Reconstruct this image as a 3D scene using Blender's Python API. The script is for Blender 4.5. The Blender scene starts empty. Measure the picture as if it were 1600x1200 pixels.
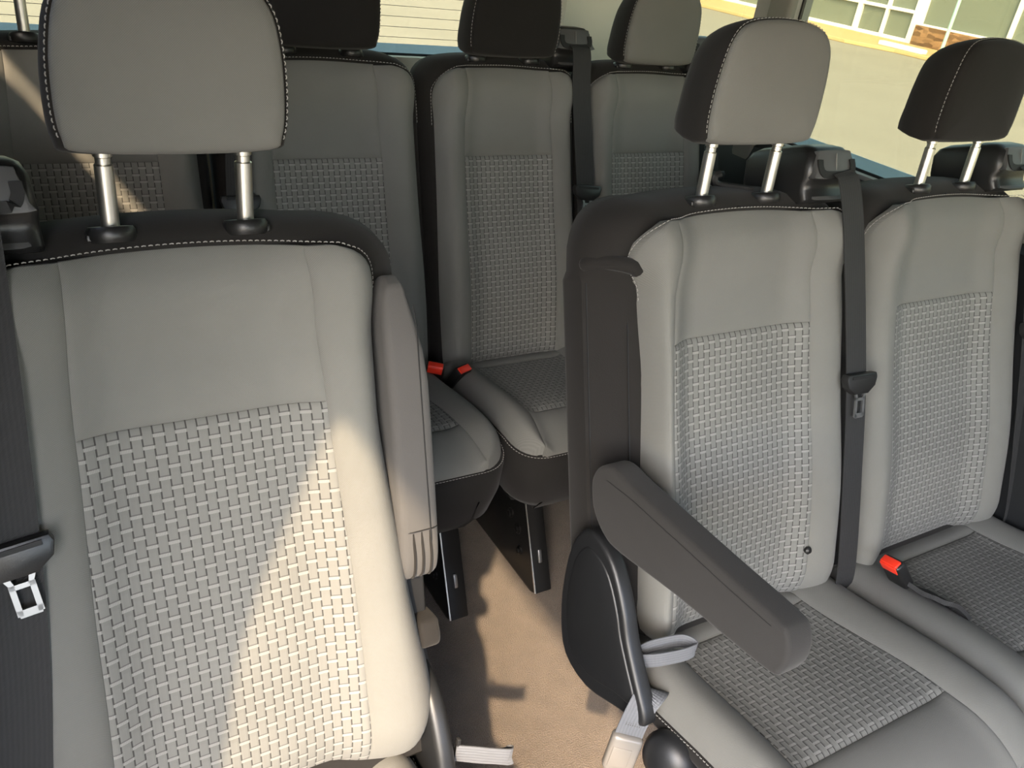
import bpy, bmesh, math, random
from mathutils import Vector, Matrix, Euler
random.seed(7)
scene = bpy.context.scene
COL = scene.collection

# ------------------------------------------------------------------ camera
CAM_LOC = Vector((0, 0, 1.42))
CF = Vector((0.48717, 0.72038, -0.49367)); CR = Vector((0.86049, -0.49247, 0.13052)); CU = Vector((0.14910, 0.48838, 0.85980))
cam_d = bpy.data.cameras.new('camera'); cam = bpy.data.objects.new('camera', cam_d); COL.objects.link(cam)
cam_d.sensor_width = 36; cam_d.lens = 29.335; cam_d.clip_start = 0.02; cam_d.clip_end = 300
cam.matrix_world = Matrix(((CR.x, CU.x, -CF.x, 0), (CR.y, CU.y, -CF.y, 0), (CR.z, CU.z, -CF.z, CAM_LOC.z), (0, 0, 0, 1)))
scene.camera = cam

# ------------------------------------------------------------------ light
SUN_AZ, SUN_EL = math.radians(-40), math.radians(42)
sun_dir = Vector((math.sin(SUN_AZ) * math.cos(SUN_EL), -math.cos(SUN_AZ) * math.cos(SUN_EL), math.sin(SUN_EL)))  # towards the sun
world = bpy.data.worlds.new('sky'); scene.world = world; world.use_nodes = True
wn = world.node_tree.nodes; wl = world.node_tree.links
bg = wn['Background']
sky = wn.new('ShaderNodeTexSky'); sky.sky_type = 'NISHITA'; sky.sun_disc = False
sky.sun_elevation = SUN_EL; sky.sun_rotation = math.atan2(sun_dir.x, sun_dir.y); sky.dust_density = 2.5; sky.air_density = 1.0; sky.ozone_density = 1
wl.new(sky.outputs[0], bg.inputs[0]); bg.inputs[1].default_value = 0.50
sun_d = bpy.data.lights.new('sun', 'SUN'); sun_d.energy = 2.8; sun_d.angle = math.radians(1.2); sun_d.color = (1, .76, .50)
sun = bpy.data.objects.new('sun', sun_d); COL.objects.link(sun); sun.rotation_euler = sun_dir.to_track_quat('Z', 'Y').to_euler()
vs = scene.view_settings
vs.view_transform = 'Standard'; vs.look = 'None'; vs.gamma = 1; vs.use_curve_mapping = False; vs.exposure = 1.84

# ------------------------------------------------------------------ materials
def s2l(c):
    return tuple(((x / 255) / 12.92 if x / 255 <= .04045 else ((x / 255 + .055) / 1.055) ** 2.4) for x in c) + (1,)
class NT:
    def __init__(s, name):
        s.m = bpy.data.materials.new(name); s.m.use_nodes = True; s.t = s.m.node_tree; s.n = s.t.nodes; s.b = s.n['Principled BSDF']; s.out = s.n['Material Output']
    def node(s, k, **kw):
        x = s.n.new(k)
        for a, v in kw.items(): setattr(x, a, v)
        return x
    def link(s, a, b): s.t.links.new(a, b)
    def math(s, op, a, b=None, c=None):
        x = s.n.new('ShaderNodeMath'); x.operation = op
        for i, v in enumerate((a, b, c)):
            if v is None: continue
            if isinstance(v, (int, float)): x.inputs[i].default_value = v
            else: s.link(v, x.inputs[i])
        return x.outputs[0]
    def mix(s, fac, a, b):
        x = s.n.new('ShaderNodeMix'); x.data_type = 'RGBA'
        for i, v in ((0, fac), (6, a), (7, b)):
            if isinstance(v, (int, float)): x.inputs[i].default_value = v
            elif isinstance(v, tuple): x.inputs[i].default_value = v
            else: s.link(v, x.inputs[i])
        return x.outputs[2]
    def noise(s, vec, scale, detail=3):
        x = s.n.new('ShaderNodeTexNoise'); x.inputs['Scale'].default_value = scale; x.inputs['Detail'].default_value = detail
        s.link(vec, x.inputs['Vector']); return x.outputs[0]
    def bump(s, h, strength=.3, dist=.001):
        x = s.n.new('ShaderNodeBump'); x.inputs['Strength'].default_value = strength; x.inputs['Distance'].default_value = dist
        s.link(h, x.inputs['Height']); s.link(x.outputs[0], s.b.inputs['Normal'])
    def set(s, col=None, rough=None, metal=None, spec=None, sheen=None):
        if col is not None: s.b.inputs['Base Color'].default_value = col if len(col) == 4 else tuple(col) + (1,)
        if rough is not None: s.b.inputs['Roughness'].default_value = rough
        if metal is not None: s.b.inputs['Metallic'].default_value = metal
        if spec is not None: s.b.inputs['Specular IOR Level'].default_value = spec
        if sheen is not None: s.b.inputs['Sheen Weight'].default_value = sheen; s.b.inputs['Sheen Roughness'].default_value = .5
M = {}
def g(v, t=(1, 1, 1)): return (v * t[0], v * t[1], v * t[2], 1)

def fabric(name, col, grid=True, sheen=.06):
    k = NT(name); k.set(rough=.92, spec=.15, sheen=sheen)
    tc = k.node('ShaderNodeTexCoord'); obj = tc.outputs['Object']; uv = tc.outputs['UV']
    n1 = k.noise(obj, 9, 4); n2 = k.noise(obj, 900, 2)
    c1 = tuple(x * .86 for x in col[:3]) + (1,); c2 = tuple(min(1, x * 1.14) for x in col[:3]) + (1,)
    base = k.mix(n1, c1, c2)
    if grid:
        sp = k.node('ShaderNodeSeparateXYZ'); k.link(uv, sp.inputs[0])
        a = k.math('SINE', k.math('MULTIPLY', sp.outputs[0], 2 * math.pi / .0021)); b = k.math('SINE', k.math('MULTIPLY', sp.outputs[1], 2 * math.pi / .0021))
        d = k.math('MULTIPLY_ADD', k.math('MULTIPLY', a, b), .5, .5)
        h = k.math('ADD', k.math('MULTIPLY', d, .6), n2)
        base = k.mix(k.math('MULTIPLY', d, .5), base, tuple(min(1, x * 1.55) for x in col[:3]) + (1,))
    else: h = n2
    k.link(base, k.b.inputs['Base Color']); k.bump(h, .35, .0006)
    M[name] = k.m
fabric('grey_fabric', g(.124, (1.0, .995, .91)))
fabric('dark_fabric', g(.014, (1.08, 1, .92)), False, .06)
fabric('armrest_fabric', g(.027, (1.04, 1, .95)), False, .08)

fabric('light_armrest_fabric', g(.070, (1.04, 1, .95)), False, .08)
def weave(name, col, pitch=.0111, period=.0240):
    k = NT(name); k.set(rough=.9, spec=.2, sheen=.05)
    tc = k.node('ShaderNodeTexCoord'); sp = k.node('ShaderNodeSeparateXYZ'); k.link(tc.outputs['UV'], sp.inputs[0])
    fu = k.math('DIVIDE', sp.outputs[0], pitch); fv = k.math('DIVIDE', sp.outputs[1], period)
    col_i = k.math('FLOOR', fu); fx = k.math('SUBTRACT', fu, col_i)
    odd = k.math('MULTIPLY', k.math('FLOORED_MODULO', col_i, 2.0), .5)
    fy = k.math('FRACT', k.math('ADD', fv, odd))
    dash = k.math('LESS_THAN', fy, .15)
    half = k.math('FRACT', k.math('MULTIPLY', fv, 2.0))
    notd = k.math('GREATER_THAN', half, .30)
    edge = k.math('MINIMUM', fx, k.math('SUBTRACT', 1.0, fx))
    line = k.math('MULTIPLY', k.math('LESS_THAN', edge, .075), notd)
    thread = k.math('GREATER_THAN', k.math('SINE', k.math('MULTIPLY', fx, 2 * math.pi * 7)), -.3)
    dashc = k.math('MULTIPLY', dash, k.math('MULTIPLY_ADD', thread, .6, .4))
    n1 = k.noise(tc.outputs['Object'], 9, 4)
    base = k.mix(n1, tuple(x * .86 for x in col[:3]) + (1,), tuple(x * 1.14 for x in col[:3]) + (1,))
    c = k.mix(dashc, base, tuple(min(1, x * 1.55) for x in col[:3]) + (1,))
    dash_shadow = k.math('MULTIPLY', k.math('GREATER_THAN', fy, .15), k.math('LESS_THAN', fy, .21))  # dark weave line along each dash, its thin shadow painted in
    line = k.math('MAXIMUM', line, k.math('MULTIPLY', dash_shadow, .55))
    c = k.mix(line, c, tuple(x * .32 for x in col[:3]) + (1,))
    k.link(c, k.b.inputs['Base Color'])
    # woven relief: each cell is a small pillow, dropping to its edges
    px = k.math('MULTIPLY', edge, 4.0); px = k.math('MINIMUM', px, 1.0)
    py = k.math('MINIMUM', k.math('MULTIPLY', k.math('SUBTRACT', 1.0, fy), 5.0), 1.0)
    h = k.math('MULTIPLY', px, py); h = k.math('MAXIMUM', h, k.math('MULTIPLY', dash, .75))
    k.bump(h, .4, .0012)
    M[name] = k.m
weave('woven_fabric', g(.150, (1.0, .995, .92)))

def plain(name, col, rough=.5, metal=0, spec=.5, bump=None):
    k = NT(name); k.set(col=col, rough=rough, metal=metal, spec=spec)
    if bump:
        tc = k.node('ShaderNodeTexCoord'); k.bump(k.noise(tc.outputs['Object'], bump[0], 3), bump[1], bump[2])
    M[name] = k.m
plain('black_plastic', g(.009), .38, bump=(700, .25, .0006))
plain('charcoal_plastic', g(.011, (.94, 1, 1.08)), .42, bump=(900, .25, .0005))
plain('bezel_plastic', g(.06), .5, bump=(900, .3, .0005))
plain('slot_black', g(.004), .7)
plain('chrome', g(.75, (1, .97, .90)), .33, 1)
plain('steel', g(.32), .42, 1)
plain('thread', g(.30, (1, .97, .9)), .8)
plain('dark_thread', g(.10), .9)
plain('red_plastic', (.72, .035, .015, 1), .35)
plain('smoke_plastic', g(.15, (1, .95, .88)), .25)
plain('leg_metal', g(.012), .3, .3, bump=(300, .1, .0004))
plain('cream_trim', g(.18, (1, .95, .80)), .7, bump=(400, .2, .0005))
plain('window_lit_trim', g(.75, (1, .97, .80)), .7, bump=(400, .2, .0005))  # cream trim made paler, window light on it put into the colour
plain('pillar_trim', g(.30, (1, .95, .85)), .7, bump=(400, .2, .0005))
plain('headliner', g(.10, (1, .96, .88)), .95)
plain('sky_reflection_blue', (.62, .84, 1.0, 1), .3)  # window ledges: blue sky reflection put into the colour
plain('white_frame', g(.85), .5)
plain('pole_paint', (.35, .55, .55, 1), .4)
plain('grey_wall', g(.25), .9)
def webbing(name, col):
    k = NT(name); k.set(rough=.75, spec=.3)
    tc = k.node('ShaderNodeTexCoord'); sp = k.node('ShaderNodeSeparateXYZ'); k.link(tc.outputs['UV'], sp.inputs[0])
    a = k.math('SINE', k.math('MULTIPLY', k.math('ADD', sp.outputs[0], sp.outputs[1]), 2 * math.pi / .0022))
    b = k.math('SINE', k.math('MULTIPLY', sp.outputs[0], 2 * math.pi / .0045))
    h = k.math('ADD', k.math('MULTIPLY', a, .5), b)
    k.link(k.mix(k.math('MULTIPLY_ADD', h, .2, .5), tuple(x * .8 for x in col[:3]) + (1,), tuple(x * 1.25 for x in col[:3]) + (1,)), k.b.inputs['Base Color'])
    k.bump(h, .3, .0005); M[name] = k.m
webbing('belt_webbing', g(.022, (1.0, 1, 1)))
webbing('light_webbing', g(.11, (.95, 1, 1.08)))
def carpet():
    k = NT('carpet'); k.set(rough=1, spec=.05, sheen=.3); tc = k.node('ShaderNodeTexCoord'); o = tc.outputs['Object']
    n1 = k.noise(o, 420, 4); n2 = k.noise(o, 25, 4)
    c = k.mix(k.math('MULTIPLY_ADD', n2, .4, k.math('MULTIPLY', n1, .6)), (.07, .056, .045, 1), (.27, .215, .165, 1))
    k.link(c, k.b.inputs['Base Color']); k.bump(n1, 1.0, .006); M['carpet'] = k.m
carpet()
def asphalt(name, c1, c2):
    k = NT(name); k.set(rough=.95, spec=.1); tc = k.node('ShaderNodeTexCoord'); o = tc.outputs['Object']
    n1 = k.noise(o, 9, 8); n2 = k.noise(o, .7, 4)
    k.link(k.mix(k.math('MULTIPLY_ADD', n2, .6, k.math('MULTIPLY', n1, .4)), c1, c2), k.b.inputs['Base Color']); k.bump(n1, .5, .01); M[name] = k.m
asphalt('asphalt', g(.21, (1, .97, .86)), g(.33, (1, .97, .86)))
asphalt('pavement', (.40, .29, .15, 1), (.60, .46, .26, 1))
def stone():
    k = NT('stone_veneer'); k.set(rough=.9); tc = k.node('ShaderNodeTexCoord'); v = k.node('ShaderNodeTexVoronoi'); mp = k.node('ShaderNodeMapping')
    mp.inputs['Scale'].default_value = (3, 3, 9); k.link(tc.outputs['Object'], mp.inputs[0]); k.link(mp.outputs[0], v.inputs['Vector']); v.inputs['Scale'].default_value = 1.5
    sp = k.node('ShaderNodeSeparateColor'); k.link(v.outputs['Color'], sp.inputs[0])
    k.link(k.mix(sp.outputs[0], (.10, .055, .03, 1), (.34, .20, .11, 1)), k.b.inputs['Base Color']); M['stone_veneer'] = k.m
stone()
def glass(name, tint, refl=.06):
    k = NT(name); tr = k.node('ShaderNodeBsdfTransparent'); tr.inputs[0].default_value = tint
    gl = k.node('ShaderNodeBsdfGlossy'); gl.inputs['Roughness'].default_value = .02; gl.inputs[0].default_value = (.9, .95, 1, 1)
    lw = k.node('ShaderNodeLayerWeight'); fac = k.math('MULTIPLY_ADD', k.math('POWER', lw.outputs['Facing'], 4.0), .5, .03)
    mx = k.node('ShaderNodeMixShader'); k.link(fac, mx.inputs[0]); k.link(tr.outputs[0], mx.inputs[1]); k.link(gl.outputs[0], mx.inputs[2])
    k.link(mx.outputs[0], k.out.inputs[0]); M[name] = k.m
glass('tinted_glass', (.56, .55, .43, 1))
glass('rear_glass', (.62, .60, .48, 1))
glass('dark_privacy_glass', (.02, .02, .02, 1))
def shopglass():
    k = NT('shop_glass'); k.set(col=(.16, .19, .17, 1), rough=.08, spec=.5); M['shop_glass'] = k.m
shopglass()

# ------------------------------------------------------------------ object helpers
def tag(o, label=None, cat=None, group=None, kind=None):
    if label: o['label'] = label
    if cat: o['category'] = cat
    if group: o['group'] = group
    if kind: o['kind'] = kind
    return o
def empty(name, loc, label, cat, group=None):
    o = bpy.data.objects.new(name, None); COL.objects.link(o); o.location = loc; o.empty_display_size = .1
    return tag(o, label, cat, group)
ROOTLOC = {}
def origin_of(o):
    p = Vector((0, 0, 0))
    while o is not None: p += o.location; o = o.parent
    return p
def mk(name, verts, faces, mat, parent=None, uv=None, smooth=True, angle=None, recalc=False):
    """verts in world coordinates; stored relative to the parent's origin"""
    org = origin_of(parent) if parent else Vector((0, 0, 0))
    me = bpy.data.meshes.new(name)
    vv = [Vector(v) - org for v in verts]
    loc = Vector((0, 0, 0))
    if parent is None:
        xs = [v.x for v in vv]; ys = [v.y for v in vv]; zs = [v.z for v in vv]
        loc = Vector(((min(xs) + max(xs)) / 2, (min(ys) + max(ys)) / 2, min(zs))); vv = [v - loc for v in vv]
    me.from_pydata([tuple(v) for v in vv], [], faces)
    if uv:
        l = me.uv_layers.new(name='uv')
        for lp in me.loops: l.data[lp.index].uv = uv[lp.vertex_index]
    me.materials.append(M[mat])
    if recalc:
        bm = bmesh.new(); bm.from_mesh(me); bmesh.ops.recalc_face_normals(bm, faces=bm.faces); bm.to_mesh(me); bm.free()
    if smooth:
        for p in me.polygons: p.use_smooth = True
        if angle: me.set_sharp_from_angle(angle=math.radians(angle))
    o = bpy.data.objects.new(name, me); COL.objects.link(o); o.location = loc
    if parent: o.parent = parent
    return o
class MB:
    """collects shapes into one mesh"""
    def __init__(s): s.v = []; s.f = []; s.uv = []
    def add(s, v, f, uv=None):
        b = len(s.v); s.v += [Vector(x) for x in v]; s.f += [tuple(i + b for i in x) for x in f]; s.uv += (uv if uv else [(0, 0)] * len(v)); return s
    def box(s, c, size, rot=None, bevel=0):
        bm = bmesh.new(); bmesh.ops.create_cube(bm, size=1)
        for v in bm.verts: v.co = Vector((v.co.x * size[0], v.co.y * size[1], v.co.z * size[2]))
        if bevel: bmesh.ops.bevel(bm, geom=bm.edges[:], offset=bevel, segments=3, affect='EDGES', profile=.5)
        R = Euler(rot).to_matrix() if rot and not isinstance(rot, Matrix) else (rot or Matrix.Identity(3))
        bm.verts.index_update()
        s.add([R @ v.co + Vector(c) for v in bm.verts], [tuple(v.index for v in f.verts) for f in bm.faces]); bm.free(); return s
    def prism(s, poly, fn, d0, d1, bevel=0, seg=3):
        """poly: (a,b) outline, extruded from d0 to d1; fn(a,b,d) -> world"""
        bm = bmesh.new(); n = len(poly)
        va = [bm.verts.new((a, b, d0)) for a, b in poly]; vb = [bm.verts.new((a, b, d1)) for a, b in poly]
        bm.faces.new(va); bm.faces.new(vb[::-1])
        for i in range(n): bm.faces.new((va[i], va[(i + 1) % n], vb[(i + 1) % n], vb[i]))
        bmesh.ops.recalc_face_normals(bm, faces=bm.faces)
        if bevel:
            es = [e for e in bm.edges if abs(e.verts[0].co.z - e.verts[1].co.z) < 1e-9]
            bmesh.ops.bevel(bm, geom=es, offset=bevel, segments=seg, affect='EDGES', profile=.5, clamp_overlap=True)
        bm.verts.index_update()
        s.add([fn(*v.co) for v in bm.verts], [tuple(v.index for v in f.verts) for f in bm.faces]); bm.free(); return s
    def tube(s, pts, r, seg=10, cap=True):
        pts = [Vector(p) for p in pts]; n = len(pts); rings = []
        t0 = (pts[1] - pts[0]).normalized(); a = t0.orthogonal().normalized()
        for i, p in enumerate(pts):
            t = (pts[min(i + 1, n - 1)] - pts[max(i - 1, 0)]).normalized(); a = (a - t * a.dot(t)).normalized(); b = t.cross(a)
            rr = r[i] if isinstance(r, (list, tuple)) else r
            rings.append([p + (a * math.cos(2 * math.pi * k / seg) + b * math.sin(2 * math.pi * k / seg)) * rr for k in range(seg)])
        return s.loft(rings, cap, cap)
    def loft(s, rings, cap0=True, cap1=True, closed=True):
        n = len(rings[0]); v = [p for r in rings for p in r]; f = []
        for i in range(len(rings) - 1):
            for k in range(n if closed else n - 1):
                k2 = (k + 1) % n; f.append((i * n + k, i * n + k2, (i + 1) * n + k2, (i + 1) * n + k))
        if cap0: f.append(tuple(range(n))[::-1])
        if cap1: f.append(tuple((len(rings) - 1) * n + k for k in range(n)))
        return s.add(v, f)
    def lathe(s, prof, org, axis, seg=20):
        axis = Vector(axis).normalized(); a = axis.orthogonal().normalized(); b = axis.cross(a)
        return s.loft([[Vector(org) + axis * h + (a * math.cos(2 * math.pi * k / seg) + b * math.sin(2 * math.pi * k / seg)) * max(r, 1e-5) for k in range(seg)] for r, h in prof])
    def ribbon(s, pts, wdir, w, th=.0014, sub=1):
        pts = [Vector(p) for p in pts]; n = len(pts); v = []; f = []; uv = []; L = 0
        for i, p in enumerate(pts):
            if i: L += (p - pts[i - 1]).length
            t = (pts[min(i + 1, n - 1)] - pts[max(i - 1, 0)]).normalized()
            wd = wdir[i] if isinstance(wdir, list) else wdir
            wd = (Vector(wd) - t * Vector(wd).dot(t)).normalized(); nn = t.cross(wd)
            for a, b in ((-1, -1), (1, -1), (1, 1), (-1, 1)): v.append(p + wd * a * w / 2 + nn * b * th / 2); uv.append((a * w / 2, L))
        for i in range(n - 1):
            for k in range(4): f.append((i * 4 + k, i * 4 + (k + 1) % 4, (i + 1) * 4 + (k + 1) % 4, (i + 1) * 4 + k))
        f.append((3, 2, 1, 0)); b = (n - 1) * 4; f.append((b, b + 1, b + 2, b + 3))
        return s.add(v, f, uv)
    def build(s, name, mat, parent=None, smooth=True, angle=35, recalc=True):
        return mk(name, s.v, s.f, mat, parent, s.uv, smooth, angle, recalc)
def smooth01(x): x = max(0, min(1, x)); return x * x * (3 - 2 * x)
def tab(x, pts):
    """smooth interpolation through a table of (x, y)"""
    if x <= pts[0][0]: return pts[0][1]
    for (a, b), (c, d) in zip(pts, pts[1:]):
        if x <= c: return b + (d - b) * smooth01((x - a) / (c - a)) * .5 + (d - b) * (x - a) / (c - a) * .5
    return pts[-1][1]
def catmull(pts, n=8):
    pts = [Vector(p) for p in pts]; P = [pts[0] * 2 - pts[1]] + pts + [pts[-1] * 2 - pts[-2]]; out = []
    for i in range(1, len(P) - 2):
        a, b, c, d = P[i - 1:i + 3]
        for k in range(n):
            t = k / n; out.append(.5 * (2 * b + (c - a) * t + (2 * a - 5 * b + 4 * c - d) * t * t + (3 * b - a - 3 * c + d) * t ** 3))
    return out + [pts[-1]]
def smooth_poly(pts, n=5):
    """closed catmull outline in 2d"""
    m = len(pts); out = []
    for i in range(m):
        a, b, c, d = (Vector(pts[(i + k - 1) % m]) for k in range(4))
        for k in range(n):
            t = k / n; q = .5 * (2 * b + (c - a) * t + (2 * a - 5 * b + 4 * c - d) * t * t + (3 * b - a - 3 * c + d) * t ** 3); out.append((q.x, q.y))
    return out
def stitches(name, path, up, parent, on=.0042, off=.0024, w=.0007, mat='thread'):
    """dashes of thread along a dense path; up = list of outward vectors"""
    mb = MB(); acc = 0; start = None; seg = []
    pts = [Vector(p) for p in path]; pos = [0]
    for a, b in zip(pts, pts[1:]): pos.append(pos[-1] + (b - a).length)
    def at(s):
        for i in range(len(pos) - 1):
            if s <= pos[i + 1]:
                k = (s - pos[i]) / max(1e-9, pos[i + 1] - pos[i]); return pts[i].lerp(pts[i + 1], k), Vector(up[i])
        return pts[-1], Vector(up[-1])
    s = 0
    while s + on < pos[-1]:
        a, u = at(s); b, _ = at(s + on); t = (b - a)
        if t.length > 1e-6:
            t.normalize(); sd = t.cross(u).normalized(); h = .0006; m = (a + b) / 2 + u.normalized() * h * 1.6
            v = [a + sd * w * .5, a - sd * w * .5, m - sd * w * .6, m + sd * w * .6, b + sd * w * .5, b - sd * w * .5]
            v += [q - u.normalized() * .001 for q in v]
            mb.add(v, [(0, 1, 2, 3), (3, 2, 5, 4), (0, 3, 9, 6), (3, 4, 10, 9), (1, 7, 8, 2), (2, 8, 11, 5), (0, 6, 7, 1), (4, 5, 11, 10)])
        s += on + off
    if not mb.v: return None
    return tag(mb.build(name, mat, parent, smooth=False), kind='stuff')

# ------------------------------------------------------------------ panels on a height field
def panel(name, mat, parent, a0, a1, b0, b1, surf, ns, nt, skirt, dip=.005, dw=.006, col=None):
    """patch over parameters: b runs b0..b1(a-dependent allowed); a from a0(b) to a1(b). surf(a,b,depth)->world; skirt = extra depth for the edges"""
    v = []; uv = []; f = []
    for j in range(nt + 1):
        t = .5 - .5 * math.cos(math.pi * j / nt)
        for i in range(ns + 1):
            s = .5 - .5 * math.cos(math.pi * i / ns)
            bm_ = b0(.5 if ns == 0 else s) if callable(b0) else b0; bM = b1(s) if callable(b1) else b1
            b = bm_ + (bM - bm_) * t
            l, r = a0(b), a1(b); a = l + (r - l) * s
            de = min((a - l), (r - a), (b - bm_), (bM - b)); de = max(0, de)
            d = dip * math.exp(-de / dw)
            v.append(surf(a, b, d)); uv.append((a, b))
    W = ns + 1
    for j in range(nt):
        for i in range(ns): f.append((j * W + i, j * W + i + 1, (j + 1) * W + i + 1, (j + 1) * W + i))
    # skirt so that the panel has thickness
    border = [i for i in range(W)] + [j * W + ns for j in range(1, nt + 1)] + [nt * W + i for i in range(ns - 1, -1, -1)] + [j * W for j in range(nt - 1, 0, -1)]
    base = len(v)
    for k in border:
        a, b = uv[k]; v.append(surf(a, b, dip + skirt)); uv.append((a, b))
    m = len(border)
    for i in range(m):
        k = (i + 1) % m; f.append((border[k], border[i], base + i, base + k))
    return mk(name, v, f, mat, parent, uv, True, 60)
def edges(n, lo=0.0, hi=1.0): return [lo + (hi - lo) * i / n for i in range(n + 1)]

# ------------------------------------------------------------------ the van's shell
def struct(name, mb, mat, angle=35): 
    o = mb.build(name, mat, None, True, angle); o['kind'] = 'structure'; return o
XL, XR, YF, YR, ZT = -.24, 1.72, -1.7, 2.16, 1.93
def wall_with_holes(axis, pos, th, a0, a1, b0, b1, holes):
    """slab in the plane axis=pos made of boxes around rectangular holes (a0,a1,b0,b1)"""
    mb = MB(); As = sorted({a0, a1} | {h[0] for h in holes} | {h[1] for h in holes}); Bs = sorted({b0, b1} | {h[2] for h in holes} | {h[3] for h in holes})
    for p, q in zip(As, As[1:]):
        run = None
        for r, s_ in list(zip(Bs, Bs[1:])) + [(None, None)]:
            solid = r is not None and not any(h[0] <= (p + q) / 2 <= h[1] and h[2] <= (r + s_) / 2 <= h[3] for h in holes)
            if solid: run = (run[0], s_) if run else (r, s_)
            elif run:
                ca, cb, sa, sb = (p + q) / 2, (run[0] + run[1]) / 2, q - p, run[1] - run[0]; run = None
                if axis == 'x': mb.box((pos, ca, cb), (th, sa, sb))
                else: mb.box((ca, pos, cb), (sa, th, sb))
    return mb
fl = MB(); fl.box(((XL + XR) / 2, (YF + YR) / 2, -.02), (XR - XL, YR - YF, .04)); struct('floor', fl, 'carpet')
ce = MB(); ce.box(((XL + XR) / 2, (YF + YR) / 2, ZT + .03), (XR - XL + .1, YR - YF + .1, .06)); struct('ceiling', ce, 'headliner')
# right side: two tinted windows with a pillar between
RW = [(.05, 1.575, .985, 1.62), (1.70, 2.10, 1.01, 1.62)]
struct('wall_right', wall_with_holes('x', XR + .03, .06, YF, YR, 0, ZT, RW), 'pillar_trim', 20)
# rear doors
BW = [(-.10, .53, 1.035, 1.65), (.80, 1.36, 1.035, 1.65)]
struct('wall_rear', wall_with_holes('y', YR + .03, .06, XL, XR, 0, ZT, BW), 'window_lit_trim', 20)
# left side: open sliding door and a fixed dark window below an unseen slot added to cast the sun stripe
LW = [(-.95, .222, .0, 1.72), (.80, 1.42, 1.449, 1.569), (.45, 1.55, .98, 1.36), (-1.6, -1.05, .9, 1.55)]
struct('wall_left', wall_with_holes('x', XL - .03, .06, YF, YR, 0, ZT, LW), 'cream_trim', 20)
struct('wall_front', wall_with_holes('y', YF - .03, .06, XL, XR, 0, ZT, [(XL + .10, XR - .10, 1.0, 1.58)]), 'charcoal_plastic', 20)
# the upper rear corner of the sliding-door opening is rounded
cor = MB(); poly = [(.222, 1.72), (.222, 1.20), (.208, 1.33), (.175, 1.50), (.15, 1.59), (.115, 1.665), (.05, 1.72)]
cor.prism(poly, lambda a, b, d: Vector((d, a, b)), XL - .06, XL)
struct('trim_1', cor, 'cream_trim', 20)
# rounded inner trim round the windows, a ledge below each of them with the sky's reflection painted in as blue
def window(name, axis, pos, h, tint, mat_l='sky_reflection_blue', lines=0, ledge=True):
    a0, a1, b0, b1 = h
    def W(a, d, b): return Vector((pos + d, a, b)) if axis == 'x' else Vector((a, pos + d, b))
    mb = MB(); c = W((a0 + a1) / 2, .03, (b0 + b1) / 2)
    mb.box(c, (.005, a1 - a0 + .02, b1 - b0 + .02) if axis == 'x' else (a1 - a0 + .02, .005, b1 - b0 + .02))
    o = mb.build(name, tint, None, False); o['kind'] = 'structure'
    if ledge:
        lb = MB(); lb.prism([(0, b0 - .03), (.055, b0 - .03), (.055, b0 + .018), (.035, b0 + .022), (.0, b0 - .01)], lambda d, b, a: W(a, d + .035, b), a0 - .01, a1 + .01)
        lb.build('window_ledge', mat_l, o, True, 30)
    gk = MB()   # black gasket
    q = [(a0, b0), (a1, b0), (a1, b1), (a0, b1)]
    for (p, r), (s_, t) in zip(q, q[1:] + q[:1]): gk.tube([W(p, .028, r), W(s_, .028, t)], .006, 6)
    gk.build('gasket', 'black_plastic', o)
    for i in range(lines):
        z = b0 + .045 + i * .0255
        if z > b1 - .02: break
        hl = MB(); hl.tube([W(a0 + .01, .026, z), W((a0 + a1) / 2, .026, z), W(a1 - .01, .026, z)], .0007, 5); hl.build('heating_line', 'dark_thread', o)
    return o
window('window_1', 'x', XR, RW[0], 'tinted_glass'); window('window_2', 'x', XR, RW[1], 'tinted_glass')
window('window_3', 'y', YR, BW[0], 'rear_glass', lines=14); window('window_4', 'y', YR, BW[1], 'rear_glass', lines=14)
window('window_5', 'x', XL - .06, LW[2], 'dark_privacy_glass', ledge=False)
# pillar covers
pc = MB(); pc.box((XR - .012, 1.60, 1.3), (.03, .075, 1.2), None, .012); struct('trim_2', pc, 'cream_trim')
pc = MB(); pc.prism([(1.40, YR), (1.43, YR - .03), (1.56, YR - .045), (1.66, YR - .07), (XR, YR - .07), (XR, YR)], lambda a, b, d: Vector((a, b, d)), .3, ZT); struct('trim_3', pc, 'window_lit_trim')
pc = MB(); pc.box((.665, YR - .012, 1.3), (.24, .03, 1.25), None, .012); struct('trim_4', pc, 'window_lit_trim')
# side lining below the windows
pc = MB(); pc.prism([(XR, .02), (XR - .05, .02), (XR - .05, .80), (XR - .02, .96), (XR, .975)], lambda a, b, d: Vector((a, d, b)), -.6, YR); struct('trim_5', pc, 'charcoal_plastic')

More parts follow.
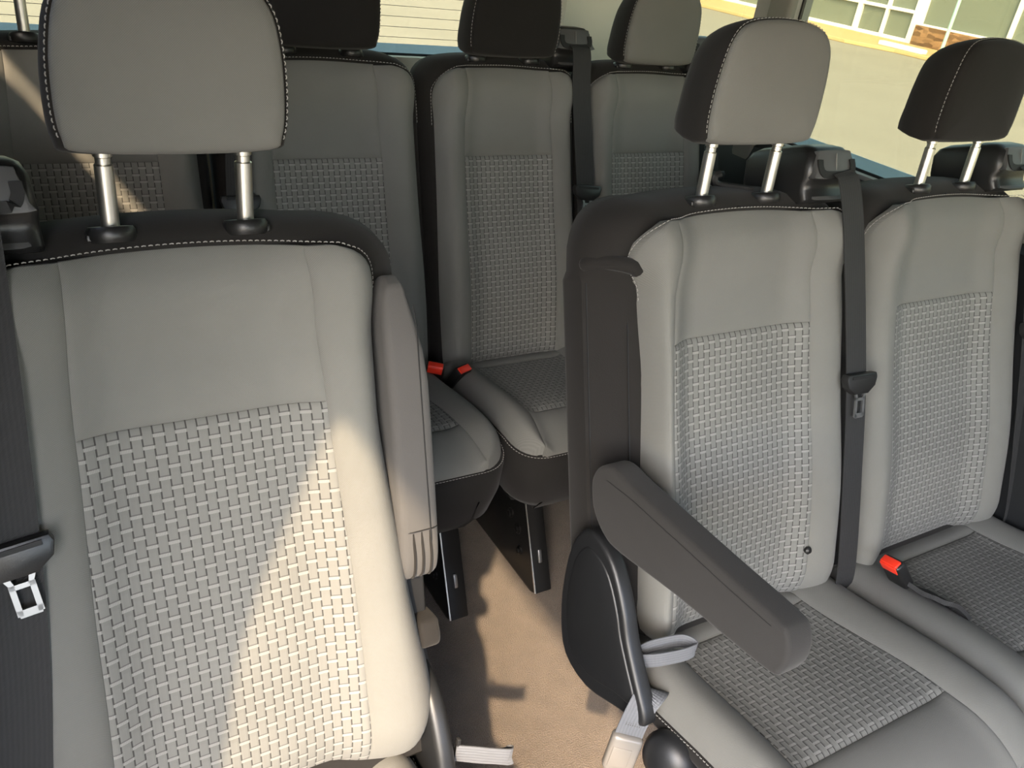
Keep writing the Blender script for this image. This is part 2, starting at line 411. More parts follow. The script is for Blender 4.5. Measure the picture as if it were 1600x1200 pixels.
# ------------------------------------------------------------------ seats
def frame(S):
    c, s = math.cos(S['th']), math.sin(S['th'])
    return lambda u, n, v: Vector((S['x'] + u, S['y'] + v * s + n * c, S['z'] + v * c - n * s))
def inner(S, v): return tab(v, S['ins'])
def outer(S, side, v):
    o = tab(v, S['outL'] if side < 0 else S['outR']); vt = .590
    if v > vt:
        i = inner(S, .649); k = min(1, (v - vt) / .068); return i + (o - i) * max(0, 1 - k ** 2.7) ** (1 / 2.2)
    if v < .03: o -= .05 * ((.03 - v) / .04) ** 2
    return o
def vseam(S, u): return .662 - .006 * (u / .12) ** 2
def height(S, u, v):
    a = abs(u); i = inner(S, min(v, .6)); o = tab(v, S['outL'] if u < 0 else S['outR'])
    m = (i + o) / 2
    h = -.034 * smooth01((a - i * .62) / (m - i * .62)) * S.get('bol', 1)
    if a > m: h += .045 * ((a - m) / max(.01, o - m)) ** 2.2
    h += -.010 * math.exp(-((v - .2) / .13) ** 2)          # lumbar swell
    if v > .55: h += -.016 * smooth01((v - .55) / .06) + .012 * smooth01((v - .62) / .045)
    if v < .06: h += .02 * ((.06 - v) / .06) ** 2
    return h
def backrest(S, root):
    P = frame(S); bk = None
    # dark shell wrapped round the panels; recess side for the folded armrest
    def side_u(side, v, g, k):
        o = tab(v, S['outL'] if side < 0 else S['outR']); full = S['wL'] if side < 0 else S['wR']
        if S.get('recess') == side and v < .585:
            return (o - .004, o - .004, o - .002, o + .012, full - .004, full, full - .012)[k]
        return (o - .006, o + .002, o + .4 * (full - o), o + .8 * (full - o), full, full - .004, full - .02)[k]
    ns = (.014, .012, .016, .034, .062, .100, .122); gs = (-.012, .001, .012, .026, .036, .036, .020)
    rings = []
    for k in range(7):
        def right(side):
            out = []
            for v in (-.03, .02, .08, .16, .25, .34, .42, .49, .54, .572, .588): out.append((side * side_u(side, v, gs[k], k), v))
            uo = side_u(side, .60, gs[k], k); ct = .594; vt = .6575 + gs[k]; cu = inner(S, .65)
            for j in range(1, 9):
                a = j / 9 * math.pi / 2; ca, sa = math.cos(a) ** .72, math.sin(a) ** .72
                out.append((side * (cu + (uo - cu) * ca), ct + (vt - ct) * sa))
            return out
        R = right(1); L = right(-1); top = [(u, vseam(S, u) + gs[k] + .002) for u in [inner(S, .65) * (1 - 2 * j / 10) for j in range(11)]]
        loop = R + top + L[::-1]
        ring = []
        for u, v in loop:
            n = ns[k]
            if v > .6: n -= .012 * smooth01((v - .6) / .05) * (1 if k < 4 else .3)
            ring.append(P(u, n, v))
        rings.append(ring)
    mb = MB(); mb.loft(rings, True, True)
    bk = mb.build('backrest', 'dark_fabric', root, True, 50)
    sk = .022
    surf = lambda u, v, d: P(u, height(S, u, v) + d, v)
    iL = lambda v: -inner(S, v); iR = lambda v: inner(S, v)
    vp = S['vp']; vb = S.get('vb', .0)
    tag(panel('back_insert', 'woven_fabric', bk, iL, iR, vb, vp, surf, 30, 34, sk), 'woven basket-pattern fabric insert')
    # upper panel: the top follows the seam
    wt = inner(S, .65)
    panel('upper_panel', 'grey_fabric', bk, iL, iR, vp, lambda s: vseam(S, (2 * s - 1) * wt), surf, 26, 22, sk)
    for sd in (-1, 1):
        oo = lambda v, sd=sd: outer(S, sd, v)
        if sd < 0: panel('bolster', 'grey_fabric', bk, lambda v: -oo(v), iL, -.01, .6555, surf, 14, 46, sk)
        else: panel('bolster', 'grey_fabric', bk, iR, oo, -.01, .6555, surf, 14, 46, sk)
    # light stitching along the top seam
    path = []; up = []
    for sd, rng in ((-1, None), (0, None), (1, None)):
        pass
    def corner(sd):
        pts = []
        for j in range(14):
            v = .545 + .110 * j / 13; o = outer(S, sd, v) + .0035
            pts.append((sd * o, v + (.003 if v > .6 else 0)))
        return pts
    seam2 = corner(-1) + [(u, vseam(S, u) + .0045) for u in [wt * (2 * j / 24 - 1) for j in range(25)]] + corner(1)[::-1]
    nv = P(0, -1, 0) - P(0, 0, 0); vv = P(0, 0, 1) - P(0, 0, 0)
    for u, v in seam2:
        n = height(S, u, min(v, .65)) ; edge = min(1, abs(u) / wt)
        path.append(P(u, min(n, .008) + .0015 if v > .6 else .010, v)); up.append((nv + vv * .6).normalized())
    stitches('stitching', path, up, bk)
    # cross seam on the top
    cs = MB(); cs.tube([P(.0 + S.get('tseam', .0), -.004 + .012 * j, .667 + .030 * smooth01(j / 5)) for j in range(8)], .0011, 5); cs.build('top_seam', 'slot_black', bk)
    return bk
def head_restraint(S, root, lift, fwd=-.042):
    P = frame(S); vb = lift
    tilt = lambda b: -.056 * (b / .17) + .010 * max(0, (b - .10) / .07) ** 2
    def outline(sc, off=0):
        pts = [(-.096, .000), (.0, -.003), (.096, .000), (.111, .013), (.1145, .050), (.111, .100), (.099, .144), (.070, .168), (.0, .176), (-.070, .168), (-.099, .144), (-.111, .100), (-.1145, .050), (-.111, .013)]
        q = smooth_poly(pts, 4)
        return [(a * sc * .965, (.088 + (b - .088) * sc) * .91) for a, b in q]
    mb = MB(); rings = []
    for n, sc in ((fwd + .006, .955), (fwd + .014, .99), (fwd + .03, 1.0), (fwd + .050, .99), (fwd + .068, .95), (fwd + .084, .87), (fwd + .096, .72), (fwd + .101, .45)):
        rings.append([P(a, n + tilt(b), vb + b + .016 * max(0, 1 - b / .06) * smooth01((n - fwd - .02) / .06)) for a, b in outline(sc)])
    mb.loft(rings, True, True); hr = mb.build('head_restraint', 'dark_fabric', root, True, 60)
    fp = MB(); rings = []
    for n, sc in ((.016, .93), (.006, .935), (.0015, .925), (-.002, .90), (-.005, .82), (-.008, .6), (-.0095, .3)):
        rings.append([P(a, fwd + n + tilt(b), vb + b - .0055 * max(0, 1 - b / .06)) for a, b in outline(sc)])
    fp.loft(rings, False, True)
    q = fp.build('front_panel', S.get('hmat', 'grey_fabric'), hr, True, 60)
    me = q.data
    l = me.uv_layers[0]
    for lp in me.loops:
        c = me.vertices[lp.vertex_index].co; l.data[lp.index].uv = (c.x, c.z)
    path = [P(a, fwd + .0055 + tilt(b), vb + b) for a, b in outline(.962)]
    nv = P(0, -1, 0) - P(0, 0, 0)
    n = len(path); ctr = sum(path, Vector()) / n
    sel = [i for i in range(n)]
    for grp in ([i for i in sel if 11 <= i <= n - 3],):
        pp = [path[i] for i in grp]; uu = [((p - ctr).normalized() * .7 + nv).normalized() for p in pp]; stitches('stitching', pp, uu, hr)
    for sd in (-1, 1):
        a = P(sd * .066, .012, .672); b = P(sd * .066, -.020 - .018 * .4, vb + .05) if lift > .72 else P(sd * .066, .008, vb + .05); L = (b - a).length
        pm = MB(); prof = [(.0088, 0), (.0088, L * .55), (.0072, L * .56), (.0072, L * .60), (.0088, L * .61), (.0088, L)]
        if lift < .72: prof = [(.0088, 0), (.0088, L)]
        pm.lathe(prof, a, b - a, 16); pm.build('post', 'chrome', hr, True, 40)
        cm = MB(); ax = (P(0, 0, 1) - P(0, 0, 0)); o = P(sd * .066, .012, .681)
        cm.lathe([(.021, -.010), (.0235, -.006), (.0235, .002), (.021, .0055), (.009, .006)], o, ax, 24)
        cm.box(o + Vector((sd * .02, -.006, -.003)), (.008, .012, .008), (-S['th'], 0, 0), .002)
        cm.build('post_collar', 'black_plastic', hr, True, 40)
    return hr
def belt_tower(S, root, side):
    P = frame(S); uc = side * S.get('tu', .175); hw = .052
    def sec(v, n0, n1, w, r=.014):
        q = []
        for cx, cy, a0 in ((w - r, n0 + r, -90), (w - r, n1 - r, 0), (-w + r, n1 - r, 90), (-w + r, n0 + r, 180)):
            for k in range(5): a = math.radians(a0 + k * 22.5); q.append((cx + r * math.cos(a), cy + r * math.sin(a)))
        return [P(uc + a, b, v) for a, b in q]
    mb = MB()
    mb.loft([sec(.60, .05, .11, hw), sec(.664, .04, .12, hw), sec(.667, -.016, .12, hw - .002), sec(.672, -.020, .12, hw), sec(.686, -.015, .12, hw - .001), sec(.696, -.016, .12, hw - .001), sec(.705, -.025, .12, hw), sec(.738, -.024, .118, hw - .004), sec(.750, -.014, .110, hw - .010), sec(.756, .004, .095, hw - .02)])
    t = mb.build('belt_tower', 'black_plastic', root, True, 40)
    bz = MB(); out = [(-.043, .703), (.043, .703), (.045, .712), (.038, .738), (.030, .745), (-.030, .745), (-.038, .738), (-.045, .712)]
    def face(a, b, d): return P(uc + a, -.030 + (b - .708) * .16 + d, b)
    bz.prism(smooth_poly(out, 3), face, -.002, .012, .0015, 2); bz.build('belt_guide', 'bezel_plastic', t, True, 40)
    sl = MB(); arc = [(-.036, .731), (-.036, .718), (-.028, .709), (0, .7075), (.028, .709), (.036, .718), (.036, .731)]
    c = catmull([Vector((a, b, 0)) for a, b in arc], 5)
    pts = [face(p.x, p.y, -.0032) for p in c]
    for i in range(len(pts) - 1):
        pass
    sl.ribbon(pts, [Vector((0, 0, 0)) + (P(0, 0, 1) - P(0, 0, 0)).lerp(P(1, 0, 0) - P(0, 0, 0), min(1, abs(p.x) / .036) ** 3 * .999) for p in c], .011, .003)
    sl.build('belt_slot', 'slot_black', t, False)
    rb = MB(); rb.box(face(0, .727, -.003), (.0012, .002, .026), (-S['th'], 0, 0)); rb.build('guide_rib', 'smoke_plastic', t, False)
    lp = MB(); lp.prism(smooth_poly([(-.034, .671), (.034, .671), (.039, .677), (.034, .683), (-.034, .683), (-.039, .677)], 3), lambda a, b, d: P(uc + a, -.0195 + (b - .672) * .7 + d, b), -.002, .006, .001, 2); lp.build('cover_cap', 'bezel_plastic', t, True, 40)
    return t
def seat_belt(S, side, label, tongue_v=.385, tilt=0, u_top=None, u_mid=None, u_low=None, nm=-.040, grp=None, low=.0):
    P = frame(S); uc = side * S.get('tu', .175)
    ut = uc if u_top is None else u_top; um = uc + side * .03 if u_mid is None else u_mid; ul = uc + side * .045 if u_low is None else u_low
    root = empty('seat_belt', P(ul, 0, low), label, 'seat belt', grp)
    pts = catmull([P(ut, -.036, .712), P(ut + (um - ut) * .1, -.046, .69), P(ut + (um - ut) * .3, nm - .006, .60), P(um, nm, tongue_v), P(um + (ul - um) * .35, nm + .002, tongue_v * .6), P(ul, nm + .012, low + .06), P(ul, nm + .03, low)], 8)
    wb = MB(); wb.ribbon(pts, Vector((1, 0, 0)), .048); wb.build('webbing', 'belt_webbing', root, False)
    # tongue: moulded plastic grip and pressed steel plate with its window
    ct = lambda a, b, d: P(um + a * math.cos(tilt) - b * math.sin(tilt), nm - .004 + d, tongue_v + b * math.cos(tilt) + a * math.sin(tilt))
    gp = MB(); gp.prism([(-.034, .012), (.034, .012), (.037, .004), (.033, -.010), (.016, -.022), (-.016, -.022), (-.033, -.010), (-.037, .004)], ct, -.010, .006, .003, 2)
    tg = gp.build('tongue', 'black_plastic', root, True, 40)
    pl = MB()
    for poly in ([(-.0155, -.018), (-.0100, -.030), (-.0055, -.030), (-.009, -.018)], [(.0155, -.018), (.0100, -.030), (.0055, -.030), (.009, -.018)],
                 [(-.0115, -.028), (-.0062, -.028), (-.0062, -.060), (-.0115, -.060)], [(.0115, -.028), (.0062, -.028), (.0062, -.060), (.0115, -.060)],
                 [(-.0115, -.028), (.0115, -.028), (.0115, -.033), (-.0115, -.033)], [(-.0115, -.054), (.0115, -.054), (.0095, -.062), (-.0095, -.062)]):
        pl.prism(poly, ct, -.007, -.004)
    pl.build('latch_plate', 'steel', tg, False)
    sl = MB(); sl.prism([(-.027, .009), (.027, .009), (.027, .004), (-.027, .004)], ct, -.0115, -.009); sl.build('webbing_slot', 'slot_black', tg, False)
    return root

# cushion: one height field for each place, all in bench coordinates (u from place centre, w forward from the crease)
def cushion(places, root, W=.40, zf=.045, wi0=.02, wi1=.275, bottom=.16, hw=(.245, .245), ins=(.145, .160), front_r=.07, zb=.0):
    S0 = places[0]; xl = places[0]['x'] - hw[0]; xr = places[-1]['x'] + hw[1]; y0 = S0['y']; z0 = S0['z'] + zb
    def plan(g, w1):
        """rounded outline in plan, from back right round the front to back left"""
        pts = []; r = front_r
        for k in range(6): pts.append((xr + g, -.06 + (w1 - r + .06) * k / 5))
        for k in range(1, 10): a = math.radians(k * 10); pts.append((xr + g - r + r * math.cos(a), w1 - r + r * math.sin(a) + g))
        m = 12
        for k in range(m + 1): pts.append((xr - r - (xr - xl - 2 * r) * k / m, w1 + g))
        for k in range(8, -1, -1): a = math.radians(k * 10); pts.append((xl - g + r - r * math.cos(a), w1 - r + r * math.sin(a) + g))
        for k in range(5, -1, -1): pts.append((xl - g, -.06 + (w1 - r + .06) * k / 5))
        return pts
    def zt(w): return z0 + zf * smooth01(max(0, w) / wi1) * .6 + zf * .4 * max(0, w) / wi1
    rings = []
    for dz, g in ((-.022, -.012), (-.030, .001), (-.045, .006), (-.03 - (bottom - .03) * .45, .004), (-.03 - (bottom - .03) * .75, -.006), (-bottom, -.035), (-bottom - .006, -.06)):
        rings.append([Vector((x, y0 - w, zt(w) + dz - (.018 * smooth01((w - W + .10) / .1)) * (1 if dz > -.05 else .4) + (.05 * (1 - w / W) if dz < -.1 and bottom > .1 else 0))) for x, w in plan(g, W)])
    mb = MB(); mb.loft(rings, True, True); cu = mb.build('cushion', 'dark_fabric', root, True, 50)
    n = len(places)
    for i, S in enumerate(places):
        xc = S['x']
        lo = xl if i == 0 else (places[i - 1]['x'] + xc) / 2; hi = xr if i == n - 1 else (places[i + 1]['x'] + xc) / 2
        ii = lambda w: tab(w, [(wi0, ins[0]), (wi1, ins[1]), (W, ins[1] + .012)])
        def bound(sd, w):
            edge = (lo - xc) if sd < 0 else (hi - xc); free = (i == 0) if sd < 0 else (i == n - 1)
            if free and w > W - front_r: k = (w - W + front_r) / front_r; e = abs(edge) - front_r * (1 - math.sqrt(max(0, 1 - k * k))); return max(e, ii(w) + .004)
            return abs(edge)
        def surf(a, w, d, xc=xc):
            u = a - xc; s_ = abs(u); b = bound(-1 if u < 0 else 1, w); k = ii(w)
            free = (i == 0) if u < 0 else (i == n - 1)
            z = zt(w); m = k + (b - k) * .5
            z += .020 * smooth01((s_ - k * .8) / (m - k * .8))
            if s_ > m: q = (s_ - m) / max(.012, b - m); z -= (.034 if free else .026) * min(1.2, q) ** 2.2
            if w > W - .10: z -= .040 * ((w - W + .10) / .10) ** 2
            if w < .0: z -= .02 * (-w / .05)
            return Vector((a, y0 - w, z - d))
        L = lambda w: xc - ii(w); R_ = lambda w: xc + ii(w)
        tag(panel('cushion_insert', 'woven_fabric', cu, L, R_, wi0, wi1, surf, 26, 26, .02), 'woven basket-pattern fabric insert')
        panel('rear_strip', 'grey_fabric', cu, L, R_, -.05, wi0, surf, 20, 6, .02)
        panel('front_strip', 'grey_fabric', cu, L, R_, wi1, W, surf, 24, 14, .02)
        panel('cushion_bolster', 'grey_fabric', cu, lambda w: xc - bound(-1, w), L, -.05, W, surf, 14, 34, .02)
        panel('cushion_bolster', 'grey_fabric', cu, R_, lambda w: xc + bound(1, w), -.05, W, surf, 14, 34, .02)
    path = [Vector((x, y0 - w, zt(w) - .030 - .018 * smooth01((w - W + .10) / .1))) for x, w in plan(.0045, W)]
    ctr = Vector(((xl + xr) / 2, y0 - W / 2, z0)); stitches('stitching', path, [((p - ctr) * Vector((1, 1, 0))).normalized() for p in path], cu)
    return cu

TH1, TH2 = .3457, .3078
F_INS = [(0, .155), (.25, .152), (.48, .147), (.649, .137)]
S1 = dict(x=.150, y=.630, z=.45, th=TH1, ins=[(0, .146), (.25, .138), (.48, .128), (.649, .118)], outL=[(0, .225), (.6, .215)], outR=[(.0, .236), (.06, .242), (.233, .216), (.45, .198), (.6, .200)], wL=.245, wR=.248, vp=.48, vb=-.01, recess=1, tu=.178)
S2 = dict(x=.933, y=.630, z=.45, th=TH1, ins=F_INS, outL=[(0, .176), (.06, .184), (.424, .172), (.56, .180), (.60, .200)], outR=[(0, .236), (.47, .234), (.6, .224)], wL=.248, wR=.246, vp=.48, vb=.0, recess=-1, tu=.176)
S3 = dict(x=1.439, y=.630, z=.45, th=TH1, ins=F_INS, outL=[(0, .215), (.5, .217), (.6, .205)], outR=[(0, .222), (.42, .234), (.6, .228)], wL=.246, wR=.246, vp=.48, vb=.0, tu=.176)
R_INS = [(0, .114), (.25, .113), (.48, .111), (.649, .103)]
def rear(x, oL, oR, wL, wR): return dict(x=x, y=1.435, z=.485, th=TH2, ins=R_INS, outL=[(0, oL), (.6, oL - .006)], outR=[(0, oR), (.6, oR - .006)], wL=wL, wR=wR, vp=.48, vb=.02, tu=.165, bol=.75)
R1 = rear(.130, .19, .19, .205, .208); R2 = rear(.555, .19, .203, .208, .209); R3 = rear(.965, .178, .180, .196, .20); R4 = rear(1.357, .180, .18, .195, .2)

# --- the single seat
root1 = empty('single_seat', (S1['x'], S1['y'], 0), 'single grey van seat with raised armrest and sunlit woven backrest', 'seat')
backrest(S1, root1); head_restraint(S1, root1, .755); belt_tower(S1, root1, -1); cushion([S1], root1, ins=(.14, .15), hw=(.235, .215), zb=-.04, bottom=.10)
# --- the two-place bench beside it
root2 = empty('double_seat', ((S2['x'] + S3['x']) / 2, S2['y'], 0), 'two-place grey bench seat with lowered dark armrest beside the side window', 'seat')
for S in (S2, S3): backrest(S, root2)
S3['hmat'] = 'dark_fabric'; head_restraint(S2, root2, .757); head_restraint(S3, root2, .757)
for S in (S2, S3): belt_tower(S, root2, 1)
cushion([S2, S3], root2, hw=(.228, .24), bottom=.075)
# --- the rear row: two two-place benches
root3 = empty('double_seat', ((R1['x'] + R2['x']) / 2, R1['y'], 0), 'two-place grey rear bench standing behind the single seat', 'seat')
root4 = empty('double_seat', ((R3['x'] + R4['x']) / 2, R3['y'], 0), 'two-place grey rear bench standing behind the bench with the lowered armrest', 'seat')
for root, pl, sd in ((root3, (R1, R2), -1), (root4, (R3, R4), 1)):
    for S in pl: backrest(S, root); belt_tower(S, root, sd)
    cushion(list(pl), root, W=.365, zf=.035, wi0=.02, wi1=.265, ins=(.118, .128), hw=(.205, .200) if sd < 0 else (.188, .205), bottom=.205, zb=.025)
for S in (R2, R3): S['hmat'] = 'dark_fabric'
head_restraint(R1, root3, .785); head_restraint(R2, root3, .683); head_restraint(R3, root4, .683); head_restraint(R4, root4, .681)

# ------------------------------------------------------------------ armrests, covers and other parts of the seats
yz = lambda a, b, d: Vector((d, a, b))
P2 = frame(S2)
# lowered armrest of the bench
out = [(.744, .700), (.748, .724), (.738, .748), (.712, .764), (.660, .764), (.500, .768), (.400, .772), (.378, .766), (.367, .742), (.370, .714), (.392, .700), (.54, .676), (.655, .652), (.695, .652), (.728, .672)]
AX0, AX1 = .668, .710
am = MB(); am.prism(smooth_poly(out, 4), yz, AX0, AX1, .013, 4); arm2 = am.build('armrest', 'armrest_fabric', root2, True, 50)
sm = MB()
def seamline(y): return tab(y, [(.37, .764), (.50, .757), (.646, .751), (.73, .742)])
sm.tube([Vector((AX0 + .0006, .715 - .315 * k / 20, seamline(.715 - .315 * k / 20) - .003)) for k in range(21)], .0010, 5); sm.build('armrest_seam', 'slot_black', arm2)
# folded-up armrest of the single seat
P1 = frame(S1)
vn = lambda a, b, d: P1(d, b, a)
vt_ = lambda a, b, d: P1(.198 + (d - .198) * (1 - .42 * smooth01((a - .48) / .135) ** 1.3) + .012 * max(0, (a - .575) / .04) ** 2 * (1 - (d - .198) / .052), b, a)
out = [(.235, .000), (.240, .030), (.262, .046), (.40, .050), (.56, .046), (.600, .030), (.614, .005), (.610, -.018), (.585, -.032), (.45, -.036), (.30, -.034), (.255, -.028), (.238, -.016)]
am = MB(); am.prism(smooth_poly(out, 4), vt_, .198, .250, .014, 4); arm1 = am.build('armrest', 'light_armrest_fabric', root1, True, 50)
sm = MB(); sm.tube([P1(.236, -.0362 + (.006 if k in (0, 14) else 0), .27 + .31 * k / 14) for k in range(15)], .0008, 5); sm.build('armrest_seam', 'slot_black', arm1)
sm = MB(); sm.tube([P1(.204 + .043 * k / 6, -.0352 + (.004 if k in (0, 6) else 0), .305) for k in range(7)], .0009, 5); sm.build('armrest_seam', 'slot_black', arm1)
for du in (.214, .225, .236):
    rb = MB(); rb.tube(catmull([P1(du, -.033, .303), P1(du, -.034, .27), P1(du, -.026, .245), P1(du, -.008, .236)], 5), .0016, 6); rb.build('pull_cord', 'dark_fabric', arm1)
# pocket below the folded armrest
pk = MB(); pk.prism(smooth_poly([(.172, -.006), (.172, .040), (.150, .040), (.135, .02), (.132, -.006), (.142, -.016), (.160, -.014)], 4), vn, .222, .250, .006); pk.build('armrest_pivot', 'dark_fabric', root1, True, 45)
lip = MB(); lip.tube(catmull([P2(-.190, .000, .588), P2(-.198, .000, .594), P2(-.214, .014, .600), P2(-.230, .036, .602), P2(-.244, .062, .598)], 6), [.004] + [.011] * 23 + [.006], 10); lip.build('recess_lip', 'dark_fabric', root2, True, 60)
for uu, nn in ((-.186, .034), (-.238, .062)):
    q = MB(); q.tube([P2(uu, nn - .003, .575 - .40 * k / 12) for k in range(13)], .0012, 5); q.build('side_seam', 'slot_black', root2)
rc = MB(); rc.prism([(.236, .010), (.236, .055), (.165, .055), (.165, .012)], vn, .205, .243, .004); rc.build('armrest_recess', 'slot_black', root1, True, 40)
# hinge cover of the bench
out = [(.735, .636), (.705, .647), (.668, .636), (.640, .612), (.612, .575), (.592, .540), (.556, .495), (.524, .456), (.530, .434), (.573, .420), (.65, .385), (.715, .395), (.745, .45), (.757, .52), (.755, .59)]
cv = MB(); cv.prism(smooth_poly(out, 3), yz, .662, .688, .007, 4); cover = cv.build('hinge_cover', 'charcoal_plastic', root2, True, 50)
inn = [(.66 + (a - .66) * .80, .53 + (b - .53) * .80) for a, b in out]
cv = MB(); cv.prism(smooth_poly(inn, 3), yz, .6595, .67, .003, 2); cv.build('cover_face', 'charcoal_plastic', cover, True, 50)
# loop strap out of the cover
ls = MB(); p0 = Vector((.690, .585, .500))
ls.ribbon(catmull([p0, (.715, .572, .505), (.755, .560, .512), (.772, .562, .516), (.760, .580, .517), (.72, .592, .512), (.694, .596, .506)], 6), Vector((0, .1, 1)), .024, .0016); ls.build('recline_strap', 'light_webbing', root2, False)
sl = MB(); sl.box((.688, .588, .500), (.008, .010, .036), (0, 0, 0), .002); sl.build('strap_slot', 'slot_black', root2)
# hinge cover and strap of the single seat
out1 = [(a, b) for a, b in out]
cv = MB(); cv.prism(smooth_poly([(a - .02, b - .115) for a, b in out], 3), yz, .372, .398, .010, 4); cover1 = cv.build('hinge_cover', 'charcoal_plastic', root1, True, 50)
ls = MB(); ls.ribbon(catmull([(.405, .60, .435), (.425, .590, .434), (.445, .580, .432), (.470, .570, .428), (.478, .575, .422), (.465, .582, .417), (.44, .592, .420), (.41, .606, .425)], 6), Vector((.1, .15, 1)), .026, .0016); ls.build('recline_strap', 'light_webbing', root1, False)
sl = MB(); sl.box((.409, .603, .437), (.005, .006, .045), (0, 0, 0), .001); sl.build('strap_slot', 'slot_black', root1)
# seat bases
def base_frame(root, xs, y0, y1, z):
    for x in xs:
        b = MB(); b.prism([(y0, 0), (y1, 0), (y1 - .03, z), (y0 + .05, z)], yz, x - .02, x + .02, .005); b.build('base', 'leg_metal', root, True, 40)
base_frame(root1, (.0, .30), .35, .78, .33); base_frame(root2, (1.08, 1.55), .35, .78, .33)
# knob below the bench cushion
kb = MB(); kb.lathe([(.004, -.02), (.030, -.015), (.040, .004), (.042, .022), (.036, .036), (.020, .044), (.004, .046)], (.712, .490, .400), (-1, -.25, .15), 24); kb.build('height_knob', 'charcoal_plastic', root2, True, 60)
# snap and lever on the bench
P2 = frame(S2)
sn = MB(); sn.lathe([(.006, -.004), (.007, .002), (.004, .005)], P2(.150, height(S2, .150, .088) , .088), P2(0, -1, 0) - P2(0, 0, 0), 14); sn.build('snap_button', 'black_plastic', root2)
lv = MB(); lv.tube(catmull([P2(.060, .030, .690), P2(.045, .040, .694), P2(.025, .052, .698), P2(.012, .060, .703), P2(.010, .060, .714), P2(.018, .056, .718)], 5), .006, 8); lv.build('release_lever', 'black_plastic', root2)

# legs of the rear benches
def leg(root, x, yf=1.165):
    m = MB(); m.prism([(yf + .02, .0), (yf + .34, .0), (yf + .36, .03), (yf + .34, .20), (yf + .34, .40), (yf + .19, .40), (yf + .105, .22), (yf - .0, .01)], yz, x - .024, x + .024, .004, 2)
    l = m.build('leg', 'leg_metal', root, True, 30)
    for (a, b) in ((yf + .11, .125), (yf + .15, .145), (yf + .09, .075)):
        q = MB(); q.lathe([(.012, -.002), (.012, .004), (.007, .005), (.007, .009), (.002, .0095)], (x - .024, a, b), (-1, 0, 0), 14); q.build('bolt', 'leg_metal', l, True, 40)
    for z in (.09, .27):
        yy = yf + .105 * (z / .22) - .002
        q = MB(); q.box((x, yy - .002, z), (.010, .006, .034), (-.44, 0, 0), .0025); q.build('slot_cover', 'steel', l, True, 40)
    q = MB(); q.tube([(x - .0235, yf, .012), (x - .0235, yf + .105, .22), (x - .0235, yf + .19, .40)], .0022, 6); q.build('leg_edge', 'chrome', l)
leg(root3, .20); leg(root3, .742); leg(root4, .968); leg(root4, 1.42)

# ------------------------------------------------------------------ belts and buckles
seat_belt(S1, -1, 'dark seat belt hanging beside the single seat with silver tongue', .392, .12, -.182, -.196, -.235, -.046)
seat_belt(S2, 1, 'seat belt hanging between the two places of the bench with armrest', .378, -.05, .186, .226, .240, -.046, low=-.03)
seat_belt(S3, 1, 'seat belt of the bench with armrest at the side window', .405, -.05, .186, .225, .245, -.048, low=-.03)
seat_belt(R2, -1, 'seat belt between the two places of the rear bench behind the single seat', .405, 0, -.165, -.185, -.20, -.032)
seat_belt(R1, -1, 'outer seat belt of the rear bench behind the single seat', .405, 0, -.165, -.185, -.20, -.032)
seat_belt(R3, 1, 'seat belt between the two places of the rear bench behind the lowered armrest', .398, -.10, .168, .188, .200, -.032)
seat_belt(R4, 1, 'outer seat belt of the rear bench behind the lowered armrest', .420, 0, .165, .185, .20, -.032)
def buckle(loc, rot, label, stalk=None, mat='black_plastic', strap='belt_webbing', grp=None, front=True):
    root = empty('seat_belt_buckle', loc, label, 'buckle', grp); R = rot if isinstance(rot, Matrix) else Euler(rot).to_matrix(); o = Vector(loc)
    W = lambda x, y, z: o + R @ Vector((x, y, z))
    b = MB(); b.box(W(0, 0, .030), (.040, .022, .060), R, .005); bd = b.build('buckle_body', mat, root, True, 40)
    if mat == 'black_plastic':
        r = MB(); r.box(W(0, -.002, .0605), (.033, .015, .006), R, .002)
        if front: r.box(W(0, -.0102, .053), (.032, .004, .018), R, .0015)
        r.build('release_button', 'red_plastic', bd, True, 40)
        q = MB(); q.box(W(0, .0065, .0605), (.026, .003, .002), R); q.build('latch_slot', 'slot_black', bd, False)
    if stalk:
        s_ = MB(); s_.ribbon(catmull([W(0, 0, .005)] + [Vector(p) for p in stalk], 8), R @ Vector((1, 0, 0)), .030, .008); s_.build('stalk', strap, root, False)
    return root
buckle((.782, 1.390, .495), (.5, 0, .35), 'black buckle with red button standing between the two rear benches', [(.785, 1.40, .47), (.79, 1.42, .45)], front=False)
buckle((.742, 1.410, .492), (.3, .1, -.5), 'black buckle with red edge half hidden beside the other rear buckle', [(.745, 1.42, .47), (.745, 1.43, .45)])
ax = Vector((-.55, .25, .75)).normalized(); wx = Vector((.05, -1, .1)); wx = (wx - ax * wx.dot(ax)).normalized(); yx = ax.cross(wx)
buckle((1.258, .552, .482), Matrix((wx, yx, ax)).transposed(), 'black buckle with red button lying between the places of the bench', [(1.262, .525, .488), (1.268, .49, .494), (1.276, .465, .494), (1.282, .44, .484)])
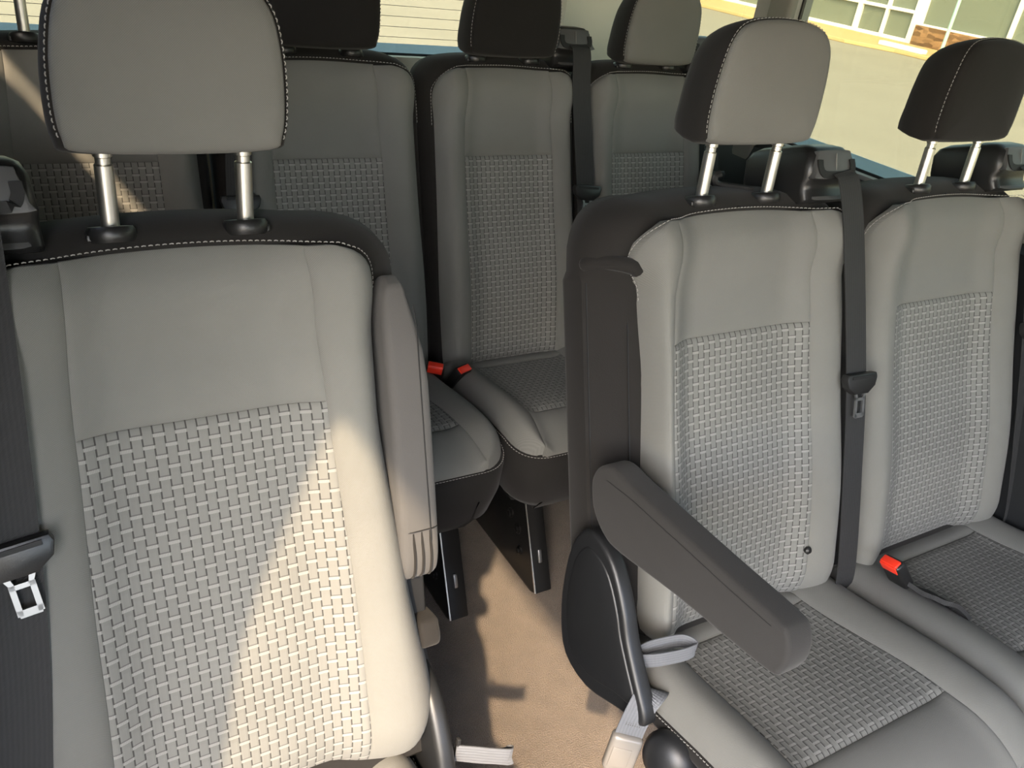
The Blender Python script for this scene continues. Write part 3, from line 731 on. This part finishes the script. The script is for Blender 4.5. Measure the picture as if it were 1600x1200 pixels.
# the outer buckle of the bench hangs on a short light strap at the aisle
b0 = Vector((.648, .533, .385))
root = empty('seat_belt_buckle', b0, 'smoky grey plastic buckle hanging from a light stitched strap below the lowered armrest', 'buckle')
Rm = Euler((-.15, .10, -.62)).to_matrix()
W = lambda x, y, z: b0 + Rm @ Vector((x, y, z))
b = MB(); b.box(W(0, 0, 0), (.046, .020, .066), Rm, .007); bd = b.build('buckle_body', 'smoke_plastic', root, True, 40)
b = MB(); b.box(W(-.004, -.0102, -.004), (.028, .002, .036), Rm, .001); b.build('release_button', 'smoke_plastic', bd, True, 40)
s_ = MB(); sp = catmull([W(0, 0, .025), W(0, -.001, .045), W(.003, .002, .072), W(.010, .012, .092), W(.022, .030, .094), W(.030, .05, .078)], 6)
s_.ribbon(sp, Rm @ Vector((1, 0, 0)), .040, .0022); st = s_.build('strap', 'light_webbing', root, False)
for k in range(7):
    dx = -.010 + k * .0033; stitches('stitching', [W(dx, -.0026, .050), W(dx + .001, .0005, .062), W(dx + .003, .0035, .076)], [Rm @ Vector((0, -1, .1))] * 3, st, .0022, .0012, .0008, 'dark_thread')

# ------------------------------------------------------------------ outside
GZ = -.65
gm = MB(); gm.box((12, 8, GZ - .05), (70, 70, .1)); o = gm.build('ground', 'asphalt', None, False); o['kind'] = 'structure'
kerb = MB(); kerb.prism([(20.6, 30), (20.4, 16.6), (21.0, 15.4), (21.2, -6), (24, -6), (24, 30)], lambda a, b, d: Vector((a, b, d)), GZ, GZ + .10, .02); o = kerb.build('pavement', 'pavement', None, False); o['kind'] = 'structure'
bl = empty('shop_building', (23.5, 14, GZ), 'pale shop building with white framed windows across the car park', 'building')
BX = 23.45
wb = MB(); wb.box((BX + 1.1, 12, GZ + 3), (2, 40, 6)); wb.build('wall', 'grey_wall', bl, False)
def pane(y0, y1, z0, z1): m = MB(); m.box((BX + .06, (y0 + y1) / 2, (z0 + z1) / 2), (.04, y1 - y0, z1 - z0)); m.build('pane', 'shop_glass', bl, False)
def bar(y, w, z0, z1): m = MB(); m.box((BX, y, (z0 + z1) / 2), (.14, w, z1 - z0), None, .01); m.build('mullion', 'white_frame', bl, True, 40)
def rail(y0, y1, z, h): m = MB(); m.box((BX, (y0 + y1) / 2, z), (.12, y1 - y0, h), None, .01); m.build('transom', 'white_frame', bl, True, 40)
ys = [(26.5, .3), (24.2, .12), (21.35, .34), (18.85, .16), (17.85, .09), (16.75, .34), (13.9, .10), (11.2, .3), (8.4, .1), (5.8, .3)]
for (y, w) in ys: bar(y, w, GZ + .1, 3.2)
for (ya, wa), (yb, wb_) in zip(ys, ys[1:]):
    low = GZ + .14 if yb > 16 else GZ + .62
    rail(yb, ya, low, .10); 
    if yb > 16: rail(yb, ya, GZ + .92, .09); pane(yb, ya, low, GZ + .92); pane(yb, ya, GZ + .92, 3.2)
    else:
        pane(yb, ya, low, 3.2)
        m = MB(); m.box((BX - .02, (ya + yb) / 2, (GZ + .1 + low) / 2), (.2, ya - yb - .1, low - GZ - .1), None, .02); m.build('stone_base', 'stone_veneer', bl, True, 40)
po = empty('sign_post', (21.6, 14.45, GZ + .1), 'thin pale blue metal post standing before the stone base of the shop', 'post')
m = MB(); m.lathe([(.045, 0), (.045, 3.2), (.03, 3.25)], (21.6, 14.45, GZ + .1), (0, 0, 1), 12); m.build('pole', 'pole_paint', po)
m = MB(); m.lathe([(.12, 0), (.12, .03), (.05, .05)], (21.6, 14.45, GZ + .1), (0, 0, 1), 12); m.build('base_plate', 'pole_paint', po)
ws = MB(); ws.box((21.15, 15.3, GZ + .16), (.25, 1.4, .12), None, .03); tag(ws.build('wheel_stop', 'white_frame'), 'white concrete wheel stop on the pavement edge by the post', 'wheel stop')
